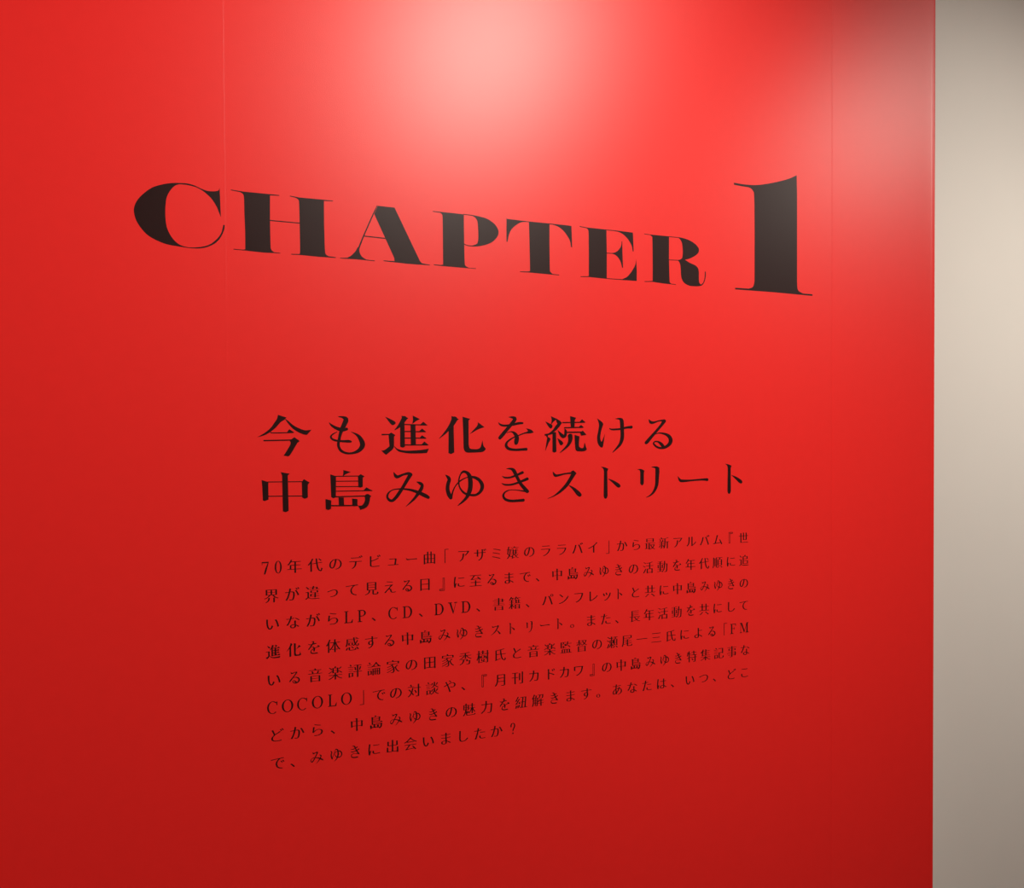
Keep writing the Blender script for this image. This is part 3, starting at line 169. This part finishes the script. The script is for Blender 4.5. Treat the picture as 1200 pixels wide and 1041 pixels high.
# ---------------------------------------------------------------- helpers
def link_mesh(name, verts, faces, mat, parent=None, loc=(0, 0, 0)):
    me = bpy.data.meshes.new(name)
    me.from_pydata(verts, [], faces)
    me.materials.append(mat)
    me.validate()
    me.update()
    o = bpy.data.objects.new(name, me)
    COL.objects.link(o)
    o.parent = parent
    o.location = loc
    return o


def box(name, lo, hi, mat, parent=None, bevel=0.0):
    bm = bmesh.new()
    bmesh.ops.create_cube(bm, size=1)
    for v in bm.verts:
        v.co = Vector([(lo[i] + hi[i]) / 2 + v.co[i] * (hi[i] - lo[i]) for i in range(3)])
    if bevel:
        bmesh.ops.bevel(bm, geom=bm.edges[:], offset=bevel, segments=2, affect='EDGES')
    me = bpy.data.meshes.new(name)
    bm.to_mesh(me)
    bm.free()
    me.materials.append(mat)
    o = bpy.data.objects.new(name, me)
    COL.objects.link(o)
    o.parent = parent
    return o


def structure(o):
    o['kind'] = 'structure'
    return o


def empty(name, loc, parent=None):
    o = bpy.data.objects.new(name, None)
    o.empty_display_size = 0.05
    COL.objects.link(o)
    o.parent = parent
    o.location = loc
    return o


# ---------------------------------------------------------------- the room
CEIL = 3.05
structure(box('floor', (-3.0, -3.2, -0.10), (5.0, 0.6, 0.0), M_FLOOR))
structure(box('ceiling', (-3.0, -3.2, CEIL), (5.0, 0.6, CEIL + 0.1), M_CEIL))
structure(box('wall_left', (-3.1, -3.2, 0.0), (-3.0, 0.6, CEIL), M_WHITE))
structure(box('wall_front', (-3.0, -3.3, 0.0), (5.0, -3.2, CEIL), M_WHITE))
structure(box('wall_side', (5.0, -3.2, 0.0), (5.1, 0.6, CEIL), M_WHITE))
# pale wall seen past the end of the red one
structure(box('wall_right', (0.2, 0.45, 0.0), (5.0, 0.55, CEIL), M_WHITE))

# the red wall: a partition 9 cm thick faced with butted sheets of red vinyl
EDGE = 1.0915
BEAD = 0.00022
wall = structure(box('wall_back', (-3.0, 0.0062, 0.0), (EDGE - 0.002, 0.09, CEIL), M_CORE))


def sheet(x0, x1, wrap=False, tilt=0.0):
    """one sheet of vinyl: a slightly proud face with softly rolled long edges;
    the last one folds round the corner bead at the end of the wall"""
    z0, z1 = 0.0, CEIL
    prof = [(x0, 0.006), (x0, 0.0), (x0 + 0.0004, -0.00004), (x0 + 0.0012, 0.0)]
    if wrap:
        def off(x):
            return tilt * (x - x0)
        for k in range(1, 13):                   # face
            x = x0 + 0.0012 + (x1 - 0.0105 - x0 - 0.0012) * k / 12
            prof.append((x, off(x)))
        for k in range(1, 9):                    # the corner bead pushes the sheet out a little
            x = x1 - 0.0105 + 0.0026 * k / 8
            prof.append((x, off(x) - BEAD * (0.5 - 0.5 * math.cos(k / 8 * math.pi))))
        yb = off(x1) - BEAD
        prof.append((x1 - 0.002, yb))
        for k in range(1, 7):                    # rounded corner
            a = math.pi / 2 * k / 6
            prof.append((x1 - 0.002 + 0.002 * math.sin(a), yb + 0.002 - 0.002 * math.cos(a)))
        prof.append((x1, 0.05))
        prof.append((x1, 0.0905))
    else:
        prof += [(x1 - 0.0012, 0.0), (x1 - 0.0004, -0.00004), (x1, 0.0), (x1, 0.006)]
    verts = [(x, y, z0) for x, y in prof] + [(x, y, z1) for x, y in prof]
    n = len(prof)
    faces = [(i, i + 1, n + i + 1, n + i) for i in range(n - 1)]
    o = link_mesh('vinyl_sheet', verts, faces, M_RED, wall)
    for p in o.data.polygons:
        p.use_smooth = wrap
    return o


for a, b in ((-2.805, -1.887), (-1.887, -0.969), (-0.969, -0.051), (-0.051, 0.867)):
    sheet(a, b)
sheet(0.867, EDGE, wrap=True, tilt=0.012)


# ---------------------------------------------------------------- lettering
# All letters are the thinnest film on the wall: front faces a fraction of a millimetre proud, with side walls.
def piece_mesh(piece, unit, verts, faces, lift, sx=1.0, sz=1.0):
    n = piece[0]
    pts = [(piece[i] * unit * sx, piece[i + 1] * unit * sz) for i in range(2, len(piece), 2)]
    base = len(verts)
    k = len(pts)
    y = -(0.00012 + lift)
    if n:                                    # a stroke that crosses itself runs over its own start
        def along(i):
            return i / n if i < n else (1.0 if i < k - n else max(0.0, (k - i) / n))
        verts.extend((x, y - 0.00003 * along(i), z) for i, (x, z) in enumerate(pts))
    else:
        verts.extend((x, y, z) for x, z in pts)
    tris = []
    if n == 0:
        tris = [tuple(t) for t in tessellate_polygon([[Vector((x, z, 0)) for x, z in pts]])]
    else:
        # left side 0..n-1, end cap, right side backwards, start cap
        extra = k - 2 * n
        end = 4 if extra in (4, 8) and ends_round(pts, n) else 0
        L = list(range(n))
        R = list(range(n + end, 2 * n + end))[::-1]
        for i in range(n - 1):
            tris.append((L[i], L[i + 1], R[i + 1], R[i]))
        if end:
            tris.append(tuple([L[-1]] + list(range(n, n + end)) + [R[-1]]))
        if extra - end:
            tris.append(tuple([R[0]] + list(range(2 * n + end, k)) + [L[0]]))
    for t in tris:
        t = list(dict.fromkeys(t))
        if len(t) < 3:
            continue
        area = sum(pts[t[i]][0] * pts[t[(i + 1) % len(t)]][1] - pts[t[(i + 1) % len(t)]][0] * pts[t[i]][1] for i in range(len(t)))
        if area < 0:
            t.reverse()                      # face the visitor (-y)
        faces.append(tuple(base + i for i in t))
    back = len(verts)
    verts.extend((x, 0.0, z) for x, z in pts)
    for i in range(k):
        j = (i + 1) % k
        faces.append((base + i, base + j, back + j, back + i))


def ends_round(pts, n):
    """does a cap follow the last left point? its 4 points lie close to it, the right side starts after them"""
    k = len(pts)
    if k - 2 * n == 8:
        return True
    # one cap only: is it at the end? compare the stroke width there
    a, b = pts[n - 1], pts[n]
    c = pts[n + 4] if n + 4 < k else b
    return math.dist(a, c) > 0.5 * math.dist(a, b) and math.dist(a, b) < math.dist(a, c)


def letter_mesh(pieces, unit, sx=1.0, sz=1.0, name='letter'):
    verts, faces = [], []
    for i, p in enumerate(pieces):
        piece_mesh(p, unit, verts, faces, 0.00004 * i, sx, sz)
    me = bpy.data.meshes.new(name)
    me.from_pydata(verts, [], faces)
    me.materials.append(M_BLACK)
    me.validate()
    me.update()
    return me


def book_glyph(ch, em, thin=0.0175, fat=0.013, name='character'):
    """a character of the built-in type, recut as a book face: horizontals thinned, uprights thickened"""
    cu = bpy.data.curves.new('type', 'FONT')
    cu.body = ch
    cu.size = 1.0
    cu.resolution_u = 3
    tmp = bpy.data.objects.new('type', cu)
    COL.objects.link(tmp)
    bpy.context.view_layer.update()
    me0 = tmp.evaluated_get(bpy.context.evaluated_depsgraph_get()).to_mesh()
    pts = [(v.co.x, v.co.y) for v in me0.vertices]
    polys = [tuple(p.vertices) for p in me0.polygons]
    bpy.data.objects.remove(tmp)
    bpy.data.curves.remove(cu)
    fixed = []
    count = {}
    for p in polys:
        ar = sum(pts[p[i]][0] * pts[p[(i + 1) % len(p)]][1] - pts[p[(i + 1) % len(p)]][0] * pts[p[i]][1] for i in range(len(p)))
        if ar < 0:
            p = p[::-1]
        fixed.append(p)
        for i in range(len(p)):
            e = (p[i], p[(i + 1) % len(p)])
            count[e] = count.get(e, 0) + 1
    border = [e for e in count if (e[1], e[0]) not in count]
    nrm = {}
    for a, b in border:                       # interior on the left: outward normal is (dy, -dx)
        dx, dy = pts[b][0] - pts[a][0], pts[b][1] - pts[a][1]
        l = math.hypot(dx, dy) or 1
        for v in (a, b):
            nrm.setdefault(v, []).append((dy / l, -dx / l))
    out = []
    for i, (x, y) in enumerate(pts):
        if i in nrm:
            nx = max((q[0] for q in nrm[i]), key=abs)
            ny = max((q[1] for q in nrm[i]), key=abs)
            x += fat * nx * abs(nx)
            y -= thin * ny * abs(ny)
        out.append((x, y))
    cx, cy = GLYPH_CENTRE
    n = len(out)
    verts = [((x - cx) * em * GLYPH_SCALE, -0.00012, (y - cy) * em * GLYPH_SCALE) for x, y in out]
    verts += [(v[0], 0.0, v[2]) for v in verts]
    faces = list(fixed) + [(b, a, n + a, n + b) for a, b in border]
    me = bpy.data.meshes.new(name)
    me.from_pydata(verts, [], faces)
    me.materials.append(M_BLACK)
    me.validate()
    me.update()
    return me


GLYPH_CENTRE = (0.5, 0.38)
GLYPH_SCALE = 1.0


def place(name, me, parent, x, z):
    o = bpy.data.objects.new(name, me)
    COL.objects.link(o)
    o.parent = parent
    o.location = (x, 0, z)
    return o


# the big heading
t = empty('chapter_heading', (0.30, 0, ORIGIN_Z + 0.38))
t['label'] = 'large black fat-face heading "CHAPTER 1" across the top of the red wall'
t['category'] = 'heading'
for ch, x, z, pieces in HEADING:
    me = letter_mesh(pieces, 0.00002, name='letter')
    o = place('numeral' if ch == '1' else 'letter', me, t, x / 1000 - 0.30, z / 1000 - 0.38)
    if ch == '1':
        o['label'] = 'tall black numeral one with thin flat serifs'

# the two-line title
BRUSH_MESH = {c: letter_mesh(p, 0.00002, name='character') for c, p in BRUSH.items()}
t = empty('title_lettering', (0.30, 0, ORIGIN_Z + 0.125))
t['label'] = 'two-line bold black Japanese title between the big heading and the small paragraph'
t['category'] = 'title'
for row in TITLE_LINES:
    z = row[0][2] / 1000
    line = empty('text_line', (0, 0, z - 0.125), t)
    for ch, x, _ in row:
        place('character', BRUSH_MESH[ch], line, x / 1000 - 0.30, 0)

# the paragraph of eight lines
EM = 0.0186
cache = {}


def small(ch):
    if ch not in cache:
        if ch in BRUSH:
            cache[ch] = letter_mesh(BRUSH[ch], 0.00002, 0.272, 0.335, name='character')
        elif ch in CAPITALS:
            cache[ch] = letter_mesh(CAPITALS[ch], 0.000001 * 21.0, name='character')
        else:
            cache[ch] = book_glyph(ch, EM)
    return cache[ch]


t = empty('paragraph', (0.30, 0, ORIGIN_Z - 0.12))
t['label'] = 'small black Japanese paragraph of eight lines printed below the title'
t['category'] = 'text'
PITCH = 0.0344
for r, (words, xs) in enumerate(PARAGRAPH):
    chars = ''.join(words)
    line = empty('text_line', (0, 0, 0.12 - r * PITCH), t)
    for ch, x in zip(chars, xs):
        place('character', small(ch), line, x / 1000 - 0.30, 0)
